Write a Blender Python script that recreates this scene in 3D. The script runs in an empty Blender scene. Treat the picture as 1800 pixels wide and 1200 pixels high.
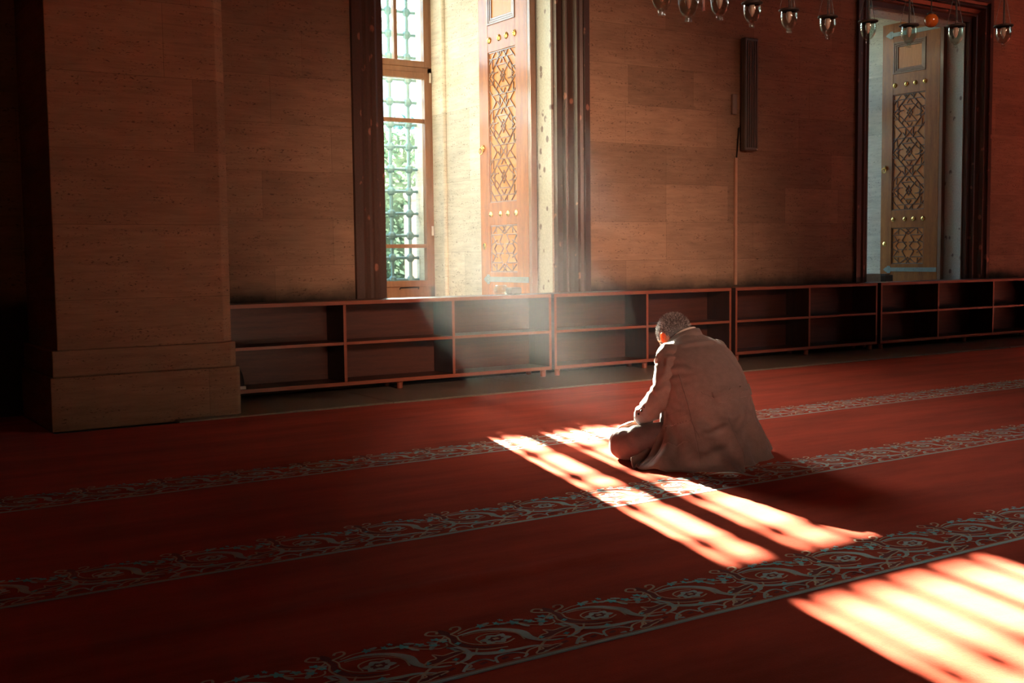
import bpy, math, random
import numpy as np
from mathutils import Vector, Matrix, noise
random.seed(7)
sc = bpy.context.scene
COL = sc.collection

# ------------------------------------------------------------------ camera
cam_d = bpy.data.cameras.new('camera'); cam = bpy.data.objects.new('camera', cam_d); COL.objects.link(cam)
CX = Vector((3050, 185, -2000)).normalized()
CZ = Vector((-285, 27000, 2000)); CZ = (CZ - CZ.dot(CX) * CX).normalized()
CY = CZ.cross(CX)
CR = Matrix((CX, CY, CZ))                       # camera axes -> world axes
CAMH = 1.05
cam.matrix_world = Matrix.Translation((0, 0, CAMH)) @ CR.to_4x4()
cam_d.sensor_width = 36; cam_d.lens = 40.0; cam_d.clip_end = 300
sc.camera = cam

# ------------------------------------------------------------------ light
SUN_DIR = Vector((-0.29, -1.0, -0.37)).normalized()
world = bpy.data.worlds.new('world'); sc.world = world; world.use_nodes = True
wn = world.node_tree; bg = wn.nodes['Background']
sky = wn.nodes.new('ShaderNodeTexSky'); sky.sky_type = 'NISHITA'; sky.sun_disc = False
sky.sun_elevation = math.radians(28); sky.sun_rotation = math.atan2(0.29, 1.0)
tn = wn.nodes.new('ShaderNodeMix'); tn.data_type = 'RGBA'; tn.blend_type = 'MULTIPLY'; tn.inputs[0].default_value = 1; tn.inputs[7].default_value = (.85, 1.0, .97, 1)
wn.links.new(sky.outputs[0], tn.inputs[6]); wn.links.new(tn.outputs[2], bg.inputs[0]); bg.inputs[1].default_value = 2.4
sun_d = bpy.data.lights.new('sun', 'SUN'); sun_d.energy = 265; sun_d.angle = 0.0093; sun_d.color = (1.0, .86, .66)
sun = bpy.data.objects.new('sun', sun_d); COL.objects.link(sun); sun.rotation_euler = SUN_DIR.to_track_quat('-Z', 'Y').to_euler()
sun.location = (9, 20, 9)
au_d = bpy.data.lights.new('sun_aureole', 'SUN'); au_d.energy = 15; au_d.angle = .5; au_d.color = (1.0, .90, .80)      # bright hazy sky round the sun
au = bpy.data.objects.new('sun_aureole', au_d); COL.objects.link(au); au.rotation_euler = sun.rotation_euler; au.location = (9.5, 20, 9)

def area(name, loc, aim, sx, sy, power, color):
    d = bpy.data.lights.new(name, 'AREA'); d.shape = 'RECTANGLE'; d.size = sx; d.size_y = sy; d.energy = power; d.color = color
    o = bpy.data.objects.new(name, d); COL.objects.link(o); o.location = loc
    o.rotation_euler = (Vector(aim) - Vector(loc)).to_track_quat('-Z', 'Y').to_euler(); return o
# added fill lamps standing in for unseen windows, behind and beside the camera
area('hall_fill_light', (0.5, -7.6, 2.4), (3.5, 8, 2.4), 5, 2.4, 29, (1.0, .42, .18))
area('hall_fill_light', (18.5, -3.0, 5.0), (7, 6, .5), 3, 2, 50, (.85, .9, .9))
def spot(loc, aim, power, color, deg, rad):
    d = bpy.data.lights.new('far_fill_spot', 'SPOT'); d.energy = power; d.color = color; d.spot_size = math.radians(deg); d.spot_blend = 1.0; d.shadow_soft_size = rad
    o = bpy.data.objects.new('far_fill_spot', d); COL.objects.link(o); o.location = loc; o.rotation_euler = (Vector(aim) - Vector(loc)).to_track_quat('-Z', 'Y').to_euler()
spot((3.0, -7.2, 4.2), (6.0, 8.3, 1.0), 9500, (1.0, .54, .36), 20, .8)      # added fill spot, brightens the man and the wall by the sunlit window
for px0, px1 in ((4.3, 6.0), (10.26, 11.98)):       # sampling portals for the sky in the two windows
    p = area('window_portal', ((px0 + px1) / 2, 10.7, 2.3), ((px0 + px1) / 2, 0, 2.3), px1 - px0, 3.1, 1, (1, 1, 1)); p.data.cycles.is_portal = True
sc.view_settings.view_transform = 'Standard'; sc.view_settings.look = 'None'
sc.view_settings.exposure = -0.08; sc.view_settings.gamma = 1.0; sc.view_settings.use_curve_mapping = False
sc.cycles.max_bounces = 8; sc.cycles.diffuse_bounces = 5; sc.cycles.transparent_max_bounces = 12; sc.cycles.volume_bounces = 0
sc.cycles.use_denoising = True; sc.cycles.sample_clamp_indirect = 12

# ------------------------------------------------------------------ materials
class NT:
    def __init__(s, name):
        s.m = bpy.data.materials.new(name); s.m.use_nodes = True; s.t = s.m.node_tree
        s.b = s.t.nodes['Principled BSDF']; s.co = s.t.nodes.new('ShaderNodeTexCoord').outputs['Object']
    def n(s, kind, **kw):
        x = s.t.nodes.new(kind)
        for k, v in kw.items():
            if k in x.inputs: s.set(x, k, v)
            else: setattr(x, k, v)
        return x
    def set(s, x, k, v):
        if hasattr(v, 'links') or isinstance(v, bpy.types.NodeSocket): s.t.links.new(v, x.inputs[k])
        else: x.inputs[k].default_value = v
    def mp(s, scale=(1, 1, 1), vec=None, loc=(0, 0, 0), rot=(0, 0, 0)):
        x = s.t.nodes.new('ShaderNodeMapping'); s.t.links.new(vec or s.co, x.inputs[0])
        x.inputs['Scale'].default_value = scale; x.inputs['Location'].default_value = loc; x.inputs['Rotation'].default_value = rot
        return x.outputs[0]
    def noise(s, scale, detail=4, vec=None, rough=.55):
        x = s.n('ShaderNodeTexNoise', Scale=scale, Detail=detail, Roughness=rough); s.t.links.new(vec or s.co, x.inputs['Vector']); return x.outputs['Fac']
    def ramp(s, fac, stops):
        x = s.t.nodes.new('ShaderNodeValToRGB'); e = x.color_ramp.elements
        while len(e) < len(stops): e.new(.5)
        for el, (p, c) in zip(e, stops): el.position = p; el.color = (*c, 1) if len(c) == 3 else c
        s.t.links.new(fac, x.inputs[0]); return x.outputs[0]
    def mix(s, fac, a, b, mode='MIX'):
        x = s.t.nodes.new('ShaderNodeMix'); x.data_type = 'RGBA'; x.blend_type = mode
        for i, v in ((0, fac), (6, a), (7, b)):
            if isinstance(v, bpy.types.NodeSocket): s.t.links.new(v, x.inputs[i])
            elif i: x.inputs[i].default_value = (*v, 1)
            else: x.inputs[0].default_value = v
        return x.outputs[2]
    def math(s, op, a, b=0.0, c=0.0):
        x = s.t.nodes.new('ShaderNodeMath'); x.operation = op
        for i, v in enumerate((a, b, c)):
            if isinstance(v, bpy.types.NodeSocket): s.t.links.new(v, x.inputs[i])
            else: x.inputs[i].default_value = v
        return x.outputs[0]
    def sep(s, vec=None):
        x = s.t.nodes.new('ShaderNodeSeparateXYZ'); s.t.links.new(vec or s.co, x.inputs[0]); return x.outputs
    def comb(s, a, b, c):
        x = s.t.nodes.new('ShaderNodeCombineXYZ')
        for i, v in enumerate((a, b, c)):
            if isinstance(v, bpy.types.NodeSocket): s.t.links.new(v, x.inputs[i])
            else: x.inputs[i].default_value = v
        return x.outputs[0]
    def bump(s, h, strength=.3, dist=.01):
        x = s.n('ShaderNodeBump', Strength=strength, Distance=dist); s.t.links.new(h, x.inputs['Height']); s.t.links.new(x.outputs[0], s.b.inputs['Normal'])
    def col(s, c): s.set(s.b, 'Base Color', c if isinstance(c, bpy.types.NodeSocket) else (*c, 1))
    def pr(s, **kw):
        for k, v in kw.items(): s.set(s.b, k.replace('_', ' '), v)
        return s

def simple(name, c, rough=.6, metal=0.0, var=.15, nscale=30, bump=.0):
    m = NT(name); f = m.noise(nscale)
    m.col(m.mix(f, tuple(x * (1 - var) for x in c), tuple(min(1, x * (1 + var)) for x in c))); m.pr(Roughness=rough, Metallic=metal)
    if bump: m.bump(f, bump, .004)
    return m.m

def travertine(name, base, course=.36, z0=1.0, stain=True, bw=1.15):
    m = NT(name); x, y, z = m.sep()
    u = m.math('ADD', x, m.math('MULTIPLY', y, .93)); zz = m.math('SUBTRACT', z, z0 - 5 * course)
    v = m.comb(u, zz, 0)
    br = m.n('ShaderNodeTexBrick'); m.t.links.new(v, br.inputs['Vector'])
    br.offset = .43; br.squash = .7; br.squash_frequency = 3
    for k, val in (('Scale', 1.0), ('Mortar Size', .0022), ('Mortar Smooth', .2), ('Brick Width', bw), ('Row Height', course), ('Bias', -.1)): br.inputs[k].default_value = val
    br.inputs['Color1'].default_value = (.66, .66, .66, 1); br.inputs['Color2'].default_value = (1, 1, 1, 1); br.inputs['Mortar'].default_value = (.5, .5, .5, 1)
    st = m.mix(.55, m.noise(3.2, 5, m.mp((.9, .9, 2.6)), .6), m.noise(7, 6, m.mp((.5, .5, 5.0)), .7))
    c = m.mix(m.ramp(st, [(.3, (0, 0, 0)), (.7, (1, 1, 1))]), tuple(a * .62 for a in base), tuple(a * 1.18 for a in base))
    c = m.mix(.85, c, br.outputs['Color'], 'MULTIPLY')
    pits = m.ramp(m.noise(42, 3, m.mp((1, 1, 2.4))), [(.34, (0, 0, 0)), (.41, (1, 1, 1))])
    band = m.ramp(m.noise(4, 2, m.mp((.6, .6, 7))), [(.47, (1, 1, 1)), (.6, (0, 0, 0))])
    pit = m.mix(1, pits, band, 'LIGHTEN')
    c = m.mix(1, c, m.mix(pit, (.36, .32, .30), (1, 1, 1)), 'MULTIPLY')
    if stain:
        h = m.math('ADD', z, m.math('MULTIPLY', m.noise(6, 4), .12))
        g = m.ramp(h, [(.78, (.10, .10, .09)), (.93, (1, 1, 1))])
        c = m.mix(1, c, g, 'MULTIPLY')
    m.col(c); m.pr(Roughness=.75); m.bump(m.mix(.5, st, pit), .35, .006)
    return m.m

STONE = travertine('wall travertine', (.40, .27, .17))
PILLAR = travertine('pillar travertine', (.42, .27, .165), .47, .34, False, 2.6)
LIME = travertine('reveal limestone', (.72, .67, .57), .72, 1.1, False, 1.6)

def speck(name, base, spot, dens=.5, rough=.5):
    m = NT(name); n1 = m.noise(60, 5); n2 = m.noise(9, 4, m.mp((1, 1, .8)))
    c = m.mix(n1, tuple(a * .6 for a in base), tuple(a * 1.35 for a in base))
    vo = m.n('ShaderNodeTexVoronoi', Scale=11.0, Randomness=1.0); m.t.links.new(m.mp((1, 1, .65)), vo.inputs['Vector'])
    ms = m.ramp(vo.outputs['Distance'], [(.18, (1, 1, 1)), (.26, (0, 0, 0))])
    ms = m.mix(1, ms, m.ramp(n2, [(dens, (0, 0, 0)), (dens + .06, (1, 1, 1))]), 'MULTIPLY')
    m.col(m.mix(ms, c, spot)); m.pr(Roughness=rough); m.bump(n1, .2, .003); return m.m
DARKM = speck('dark breccia surround', (.075, .042, .03), (.32, .15, .10), .52, .35)
GREYM = speck('speckled grey marble', (.52, .52, .46), (.17, .13, .12), .47, .4)
MARBLE = speck('floor marble', (.22, .19, .15), (.3, .25, .2), .6, .35)

def wood(name, c1, c2, rough=.35, scale=(14, 14, 1.6), coat=.0):
    m = NT(name); f = m.noise(2.2, 6, m.mp(scale), .6)
    w = m.noise(9, 3, m.mp(tuple(a * 2.5 for a in scale)))
    m.col(m.mix(m.ramp(m.mix(.4, f, w), [(.3, (0, 0, 0)), (.72, (1, 1, 1))]), c1, c2)); m.pr(Roughness=rough, Coat_Weight=coat, Coat_Roughness=.12)
    m.bump(f, .12, .002); return m.m
SH_WOOD = wood('shutter walnut', (.19, .050, .008), (.50, .165, .03), .34, (9, 9, .9), .15)
SH_PANEL = wood('shutter inlay', (.50, .16, .028), (.72, .28, .07), .4, (20, 20, 3), .08)
SH_EDGE = wood('shutter moulding', (.20, .105, .065), (.32, .18, .12), .28, coat=.4)
FR_WOOD = wood('window frame wood', (.16, .07, .035), (.26, .12, .06), .45)
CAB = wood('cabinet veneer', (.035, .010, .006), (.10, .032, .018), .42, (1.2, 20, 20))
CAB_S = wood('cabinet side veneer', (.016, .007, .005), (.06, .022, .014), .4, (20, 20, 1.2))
CAB_E = wood('cabinet edge banding', (.22, .065, .035), (.30, .09, .05), .35, (2, 20, 20))
BRASS = simple('brass', (.78, .50, .16), .22, 1.0, .1)
STRAP = simple('grey iron strap', (.27, .31, .31), .45, .5, .2)
IRON = simple('painted grille iron', (.13, .25, .27), .5, .2, .25, 12)
BLACK = simple('blackened metal', (.02, .016, .014), .5, .6)
GREYP = simple('grey enamel', (.11, .095, .075), .45, .1, .08, 3)
WHITEP = simple('pale plastic', (.5, .46, .42), .5)
CEIL = simple('ceiling plaster', (.14, .10, .08), .9)
FARW = simple('dim far wall', (.16, .11, .08), .9)

def glass_mat(name, tint=(.93, .97, .96), gl=.12):
    m = NT(name); t = m.t; t.nodes.remove(m.b)
    tr = t.nodes.new('ShaderNodeBsdfTransparent'); tr.inputs[0].default_value = (*tint, 1)
    g = t.nodes.new('ShaderNodeBsdfGlossy'); g.inputs['Roughness'].default_value = .03
    fr = t.nodes.new('ShaderNodeLayerWeight'); fr.inputs['Blend'].default_value = gl; fr = type('o', (), {'outputs': [fr.outputs['Facing']]})()
    mx = t.nodes.new('ShaderNodeMixShader'); t.links.new(fr.outputs[0], mx.inputs[0]); t.links.new(tr.outputs[0], mx.inputs[1]); t.links.new(g.outputs[0], mx.inputs[2])
    t.links.new(mx.outputs[0], t.nodes['Material Output'].inputs[0]); return m.m
PANE = glass_mat('window glass')
LAMPG = glass_mat('lamp glass', (.88, .92, .90), .10)
AMBER = simple('amber glass globe', (.20, .05, .008), .15, 0, .05)

# ------------------------------------------------------------------ mesh helpers
def tag(o, label=None, cat=None, group=None, kind=None):
    if label: o['label'] = label
    if cat: o['category'] = cat
    if group: o['group'] = group
    if kind: o['kind'] = kind
    return o
def empty(name, loc=(0, 0, 0), rz=0):
    o = bpy.data.objects.new(name, None); COL.objects.link(o); o.location = loc; o.rotation_euler[2] = rz; o.empty_display_size = .1; return o

class MB:
    def __init__(s): s.v = []; s.f = []; s.mi = []
    def add(s, vs, fs, mi=0):
        k = len(s.v); s.v += [tuple(v) for v in vs]; s.f += [tuple(i + k for i in f) for f in fs]; s.mi += [mi] * len(fs)
    def box(s, a, b, mi=0, fm=None):
        (x0, y0, z0), (x1, y1, z1) = a, b
        vs = [(x0, y0, z0), (x1, y0, z0), (x1, y1, z0), (x0, y1, z0), (x0, y0, z1), (x1, y0, z1), (x1, y1, z1), (x0, y1, z1)]
        fs = [(0, 3, 2, 1), (4, 5, 6, 7), (0, 1, 5, 4), (1, 2, 6, 5), (2, 3, 7, 6), (3, 0, 4, 7)]   # bottom top front(-y) right back left
        k = len(s.v); s.v += vs; s.f += [tuple(i + k for i in f) for f in fs]; s.mi += [mi] * 6 if fm is None else list(fm)
        return s
    def grid(s, P, mi=0, closed_u=False, closed_v=False):
        n, m = len(P), len(P[0]); k = len(s.v)
        for row in P: s.v += [tuple(p) for p in row]
        for i in range(n if closed_u else n - 1):
            for j in range(m if closed_v else m - 1):
                a, b = i, (i + 1) % n; c, d = j, (j + 1) % m
                s.f.append((k + a * m + c, k + a * m + d, k + b * m + d, k + b * m + c)); s.mi.append(mi)
        return s
    def tube(s, pts, r, n=8, mi=0, cap=True, flat=None):
        pts = [Vector(p) for p in pts]; R = r if isinstance(r, (list, tuple)) else [r] * len(pts)
        t0 = (pts[1] - pts[0]).normalized(); a = t0.orthogonal().normalized(); rows = []
        for i, p in enumerate(pts):
            t = (pts[min(i + 1, len(pts) - 1)] - pts[max(i - 1, 0)]).normalized()
            a = (a - a.dot(t) * t).normalized(); b = t.cross(a)
            rows.append([p + (a * math.cos(2 * math.pi * j / n) + b * math.sin(2 * math.pi * j / n)) * R[i] for j in range(n)])
        k = len(s.v); s.grid(rows, mi, closed_v=True)
        if cap:
            s.f.append(tuple(k + j for j in range(n))[::-1]); s.mi.append(mi)
            kk = k + (len(rows) - 1) * n; s.f.append(tuple(kk + j for j in range(n))); s.mi.append(mi)
        return s
    def lathe(s, prof, c=(0, 0, 0), n=24, mi=0, axis='z', cap=True):
        rows = []
        for r, h in prof:
            row = []
            for j in range(n):
                a = 2 * math.pi * j / n; x, y = r * math.cos(a), r * math.sin(a)
                p = (x, y, h) if axis == 'z' else ((h, x, y) if axis == 'x' else (y, h, x))
                row.append((c[0] + p[0], c[1] + p[1], c[2] + p[2]))
            rows.append(row)
        return s.grid(rows, mi, closed_v=True)
    def ell(s, c, r, rot=None, n=20, m=12, mi=0):
        rows = []; c = Vector(c)
        for i in range(m + 1):
            th = math.pi * i / m; row = []
            for j in range(n):
                a = 2 * math.pi * j / n
                p = Vector((math.sin(th) * math.cos(a) * r[0], math.sin(th) * math.sin(a) * r[1], math.cos(th) * r[2]))
                if rot is not None: p = rot @ p
                row.append(c + p)
            rows.append(row)
        return s.grid(rows, mi, closed_v=True)
    def strip(s, a, b, w, h, nrm, mi=0):      # a raised bar from a to b, width w, height h along nrm
        a, b, nrm = Vector(a), Vector(b), Vector(nrm); d = (b - a).normalized(); t = d.cross(nrm).normalized() * w / 2
        a = a - d * w * .3; b = b + d * w * .3
        vs = [a - t, a + t, b + t, b - t]; vs = vs + [v + nrm * h - (v - (a if i < 2 else b)) * .35 for i, v in enumerate(vs)]
        s.add(vs, [(4, 5, 6, 7), (0, 1, 5, 4), (1, 2, 6, 5), (2, 3, 7, 6), (3, 0, 4, 7), (3, 2, 1, 0)], mi); return s
    def build(s, name, mats, parent=None, smooth=False, merge=False):
        me = bpy.data.meshes.new(name); me.from_pydata(s.v, [], s.f)
        if not isinstance(mats, (list, tuple)): mats = [mats]
        for m in mats: me.materials.append(m)
        me.polygons.foreach_set('material_index', s.mi)
        if smooth: me.polygons.foreach_set('use_smooth', [True] * len(s.f))
        me.validate(); me.update()
        o = bpy.data.objects.new(name, me); COL.objects.link(o)
        if parent: o.parent = parent
        return o
def bevel(o, w=.004, seg=2):
    m = o.modifiers.new('bevel', 'BEVEL'); m.width = w; m.segments = seg; m.limit_method = 'ANGLE'; return o
def remesh(o, vox, smooth=4, fac=.5):
    m = o.modifiers.new('r', 'REMESH'); m.mode = 'VOXEL'; m.voxel_size = vox; m.use_smooth_shade = True
    m = o.modifiers.new('s', 'SMOOTH'); m.iterations = smooth; m.factor = fac
    dg = bpy.context.evaluated_depsgraph_get(); dg.update()
    me = bpy.data.meshes.new_from_object(o.evaluated_get(dg)); mats = list(o.data.materials)
    o.modifiers.clear(); o.data = me; me.materials.clear()
    for x in mats: me.materials.append(x)
    me.polygons.foreach_set('use_smooth', [True] * len(me.polygons)); return o
def copy_tree(o, parent=None):
    c = o.copy(); COL.objects.link(c); c.parent = parent
    if parent: c.matrix_parent_inverse = o.matrix_parent_inverse.copy()
    for ch in list(o.children): copy_tree(ch, c)
    return c
def cr(P, n, closed=False):                      # Catmull-Rom through points
    P = [Vector(p) for p in P]; out = []; L = len(P)
    for i in range(n):
        t = i / (n if closed else n - 1) * (L if closed else L - 1); k = min(int(t), L - 1 if closed else L - 2); u = t - k
        g = (lambda q: P[q % L]) if closed else (lambda q: P[max(0, min(L - 1, q))])
        a, b, c, d = g(k - 1), g(k), g(k + 1), g(k + 2)
        out.append(.5 * ((2 * b) + (c - a) * u + (2 * a - 5 * b + 4 * c - d) * u * u + (3 * b - a - 3 * c + d) * u ** 3))
    return out

# ------------------------------------------------------------------ room shell
WY, WB = 8.3, 10.98            # window wall: inner and outer face
WX = [(4.31, 6.01), (10.256, 11.99), (16.1, 17.8), (21.9, 23.6)]
ZL, ZT, ZS = 4.15, 7.0, .61
w = MB(); xs = -7.0
WR = 8.46                      # the surrounds sit in a shallow rebate
for a, b in WX:
    w.box((xs, WR, 0), (a, WB, ZT)); w.box((a, WY, 0), (b, WB, ZS)); w.box((a, WR, ZL), (b, WB, ZT)); xs = b
w.box((xs, WR, 0), (28, WB, ZT)); xs = -7.0
for a, b in WX:
    w.box((xs, WY, 0), (a - .348, WR, ZT)); w.box((a - .348, WY, 0), (b + .288, WR, ZS)); w.box((a - .348, WY, 4.0), (b + .288, WR, ZT)); xs = b + .288
w.box((xs, WY, 0), (28, WR, ZT))
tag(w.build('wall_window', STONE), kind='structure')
for nm, a, b in (('wall_back', (-7, -8.3, 0), (28, -8, ZT)), ('wall_left', (-7.3, -8.3, 0), (-7, WB, ZT)), ('wall_right', (28, -8.3, 0), (28.3, WB, ZT))):
    tag(MB().box(a, b).build(nm, FARW), kind='structure')
tag(MB().box((-7.3, -8.3, ZT), (28.3, WB, ZT + .2)).build('ceiling', CEIL), kind='structure')
tag(MB().box((-7.3, -8.3, -.2), (28.3, WB, -.012)).build('floor', MARBLE), kind='structure')
# marble step along the wall, in slabs
q = MB(); x = 2.2
for wd in [1.55, 1.38, 1.62, 1.3, 1.7, 1.45, 1.5, 1.35, 1.6, 1.5, 1.4, 1.6, 1.5, 1.5, 1.5, 1.5]:
    q.box((x + .003, 7.27 + random.uniform(-.006, .006), -.01), (x + wd - .003, WY + .01, .016)); x += wd
tag(bevel(q.build('trim_1', MARBLE), .004), kind='structure')

# pillar left: shaft with a chamfered corner on a wider plinth
def pillar_prism(x0, x1, y0, y1, z0, z1, ch, m):
    P = [(x0, y0), (x1 - ch, y0), (x1, y0 + ch * .9), (x1, y1), (x0, y1)]
    vs = [(x, y, z0) for x, y in P] + [(x, y, z1) for x, y in P]; n = len(P)
    m.add(vs, [tuple(range(n))[::-1], tuple(range(n, 2 * n))] + [(i, (i + 1) % n, n + (i + 1) % n, n + i) for i in range(n)])
pl = MB()
pillar_prism(1.445, 2.658, 7.36, 8.32, 0, .335, .03, pl)
pillar_prism(1.465, 2.648, 7.385, 8.32, .335, .50, .05, pl)
pillar_prism(1.50, 2.633, 7.40, 8.32, .50, ZT, .075, pl)
tag(bevel(pl.build('pillar', PILLAR), .006), 'massive travertine wall pillar on a plinth at the left, beside the shoe shelves', 'pillar', kind='structure')

# dark breccia surround: a stepped moulding run up, over and down
def surround(a, b, name):
    prof = [(0, 8.302), (0, 8.265), (.055, 8.265), (.06, 8.285), (.085, 8.30), (.105, 8.285), (.125, 8.285), (.135, 8.33), (.17, 8.36), (.19, 8.345), (.205, 8.35), (.21, 8.40), (.265, 8.40), (.27, 8.45)]
    W = .27 + .005; m = MB(); top = 3.72
    rows = []
    for (d, y) in prof:
        xl, xr, zt = a - (.35 - d * 1.26), b + (.29 - d * 1.02), top + (.29 - d * 1.05)
        rows.append([(xl, y, .62), (xl, y, zt), (xr, y, zt), (xr, y, .62)])
    m.grid(rows)
    # jamb and lintel thickness behind the moulding
    rows = [[(a + .0, y, .62), (a + .0, y, top), (b - .0, y, top), (b - .0, y, .62)] for y in (8.45, 8.47)]
    m.grid(rows)
    return tag(m.build(name, DARKM), kind='structure')
surround(4.31, 6.01, 'trim_2'); surround(10.256, 11.99, 'trim_3')
def jamb(a, b, n):
    m = MB()
    m.box((b - .006, 8.45, .62), (b + .03, 8.79, 3.76)); m.box((a - .03, 8.45, .62), (a + .006, 8.79, 3.76)); m.box((a - .03, 8.45, 3.72), (b + .03, 8.75, 4.2))
    tag(m.build('trim_%d' % n, GREYM), kind='structure')
    m = MB(); m.box((b - .001, 8.79, .62), (b + .03, 10.8, ZL)); m.box((a - .03, 8.79, .62), (a + .001, 10.8, ZL)); m.box((a, 8.75, ZL - .004), (b, 10.8, ZL + .02))
    m.box((a, 8.4, .60), (b, 10.7, .62)); m.box((b - .02, 10.72, .62), (b + .01, WB + .01, ZL))
    # worn stone nosing beside the window frame
    m.tube([(b - .01, 10.36, z) for z in (.62, 4.1)], .028, 10)
    tag(m.build('trim_%d' % (n + 1), LIME), kind='structure')
jamb(4.31, 6.01, 4); jamb(10.256, 11.99, 6)

# ------------------------------------------------------------------ windows
def knot(m, x, y, z, r):
    k = [(x + r, y, z), (x - r, y, z), (x, y + r, z), (x, y - r, z), (x, y, z + r), (x, y, z - r)]
    # cuboctahedral forged knot
    c = r * .78; vs = []
    for sx, sy in ((1, 1), (1, -1), (-1, -1), (-1, 1)): vs.append((x + sx * c, y + sy * c * .6, z))
    for sx, sz in ((1, 1), (-1, 1), (-1, -1), (1, -1)): vs.append((x + sx * c, y, z + sz * c))
    m.ell((x, y, z), (r, r * .8, r), None, 8, 6)
def window(n, a, b, mull):
    W = empty('window_%d' % n); tag(W, kind='structure'); Y0, Y1 = 10.63, 10.70
    f = MB()
    f.box((b - .055, Y0, .62), (b, Y1, ZL)); f.box((a, Y0, .62), (a + .055, Y1, ZL)); f.box((a, Y0, .62), (b, Y1, .745)); f.box((a, Y0, 2.978), (b, Y1, 3.035)); f.box((a, Y0, 4.08), (b, Y1, ZL))
    bevel(f.build('window_frame', FR_WOOD, W), .004)
    def sash(x0, x1, z0, z1, bars, vb, name):
        s = MB(); t = .062; ya, yb = Y0 - .012, Y1 - .015
        s.box((x0, ya, z0), (x0 + t, yb, z1)); s.box((x1 - t, ya, z0), (x1, yb, z1)); s.box((x0 + t, ya, z0), (x1 - t, yb, z0 + t)); s.box((x0 + t, ya, z1 - t), (x1 - t, yb, z1))
        for z in bars: s.box((x0 + t, ya + .01, z - .02), (x1 - t, yb, z + .02))
        for x in vb: s.box((x - .019, ya + .01, z0 + t), (x + .019, yb, z1 - t))
        o = bevel(s.build(name, FR_WOOD, W), .003)
        g = MB().box((x0 + t, yb - .03, z0 + t), (x1 - t, yb - .026, z1 - t)).build('glass_pane', PANE, o)
        return o
    cas = sash(mull + .01, b - .035, .745, 2.978, (1.17, 2.48), (), 'casement')
    sash(a + .035, mull - .01, .745, 2.978, (1.17, 2.48), (), 'casement')
    sash(a + .035, b - .035, 3.035, 4.09, (), (b - .42, a + .42), 'transom_light')
    # central meeting post
    bevel(MB().box((mull - .045, Y0 - .02, .745), (mull + .045, Y1, 2.978)).build('meeting_post', FR_WOOD, W), .004)
    h = MB()
    for z in (1.33, 2.93): h.tube([(b - .03, Y0 - .02, z - .05), (b - .03, Y0 - .02, z + .05)], .012, 8)
    h.build('hinge', WHITEP, cas)
    h = MB().tube([(mull + .33, Y0 - .03, .72), (mull + .33, Y0 - .045, .735), (mull + .55, Y0 - .045, .735), (mull + .55, Y0 - .03, .72)], .007, 6).build('pull_handle', BLACK, W)
    g = MB(); gy = 10.95
    xs = [b + d for d in (-1.49, -1.30, -1.11, -.91, -.73, -.55, -.34, -.12)]; zs = [.81 + .2375 * k for k in range(15)]
    for x in xs: g.tube([(x, gy, .70), (x, gy, 4.15)], .0195, 8)
    for z in zs: g.tube([(a, gy, z), (b, gy, z)], .016, 8)
    for x in xs:
        for z in zs: knot(g, x, gy, z, .050)
    g.build('iron_grille', IRON, W, smooth=False)
window(1, 4.31, 6.01, 5.24); window(2, 10.256, 11.99, 11.2)
for n, (a, b) in ((3, WX[2]), (4, WX[3])):
    f = MB(); f.box((a, 10.6, ZS), (a + .09, 10.7, ZL)); f.box((b - .09, 10.6, ZS), (b, 10.7, ZL)); f.box(((a + b) / 2 - .05, 10.6, ZS), ((a + b) / 2 + .05, 10.7, ZL)); f.box((a, 10.6, 2.96), (b, 10.7, 3.1))
    tag(f.build('window_%d' % n, FR_WOOD), kind='structure')

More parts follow.
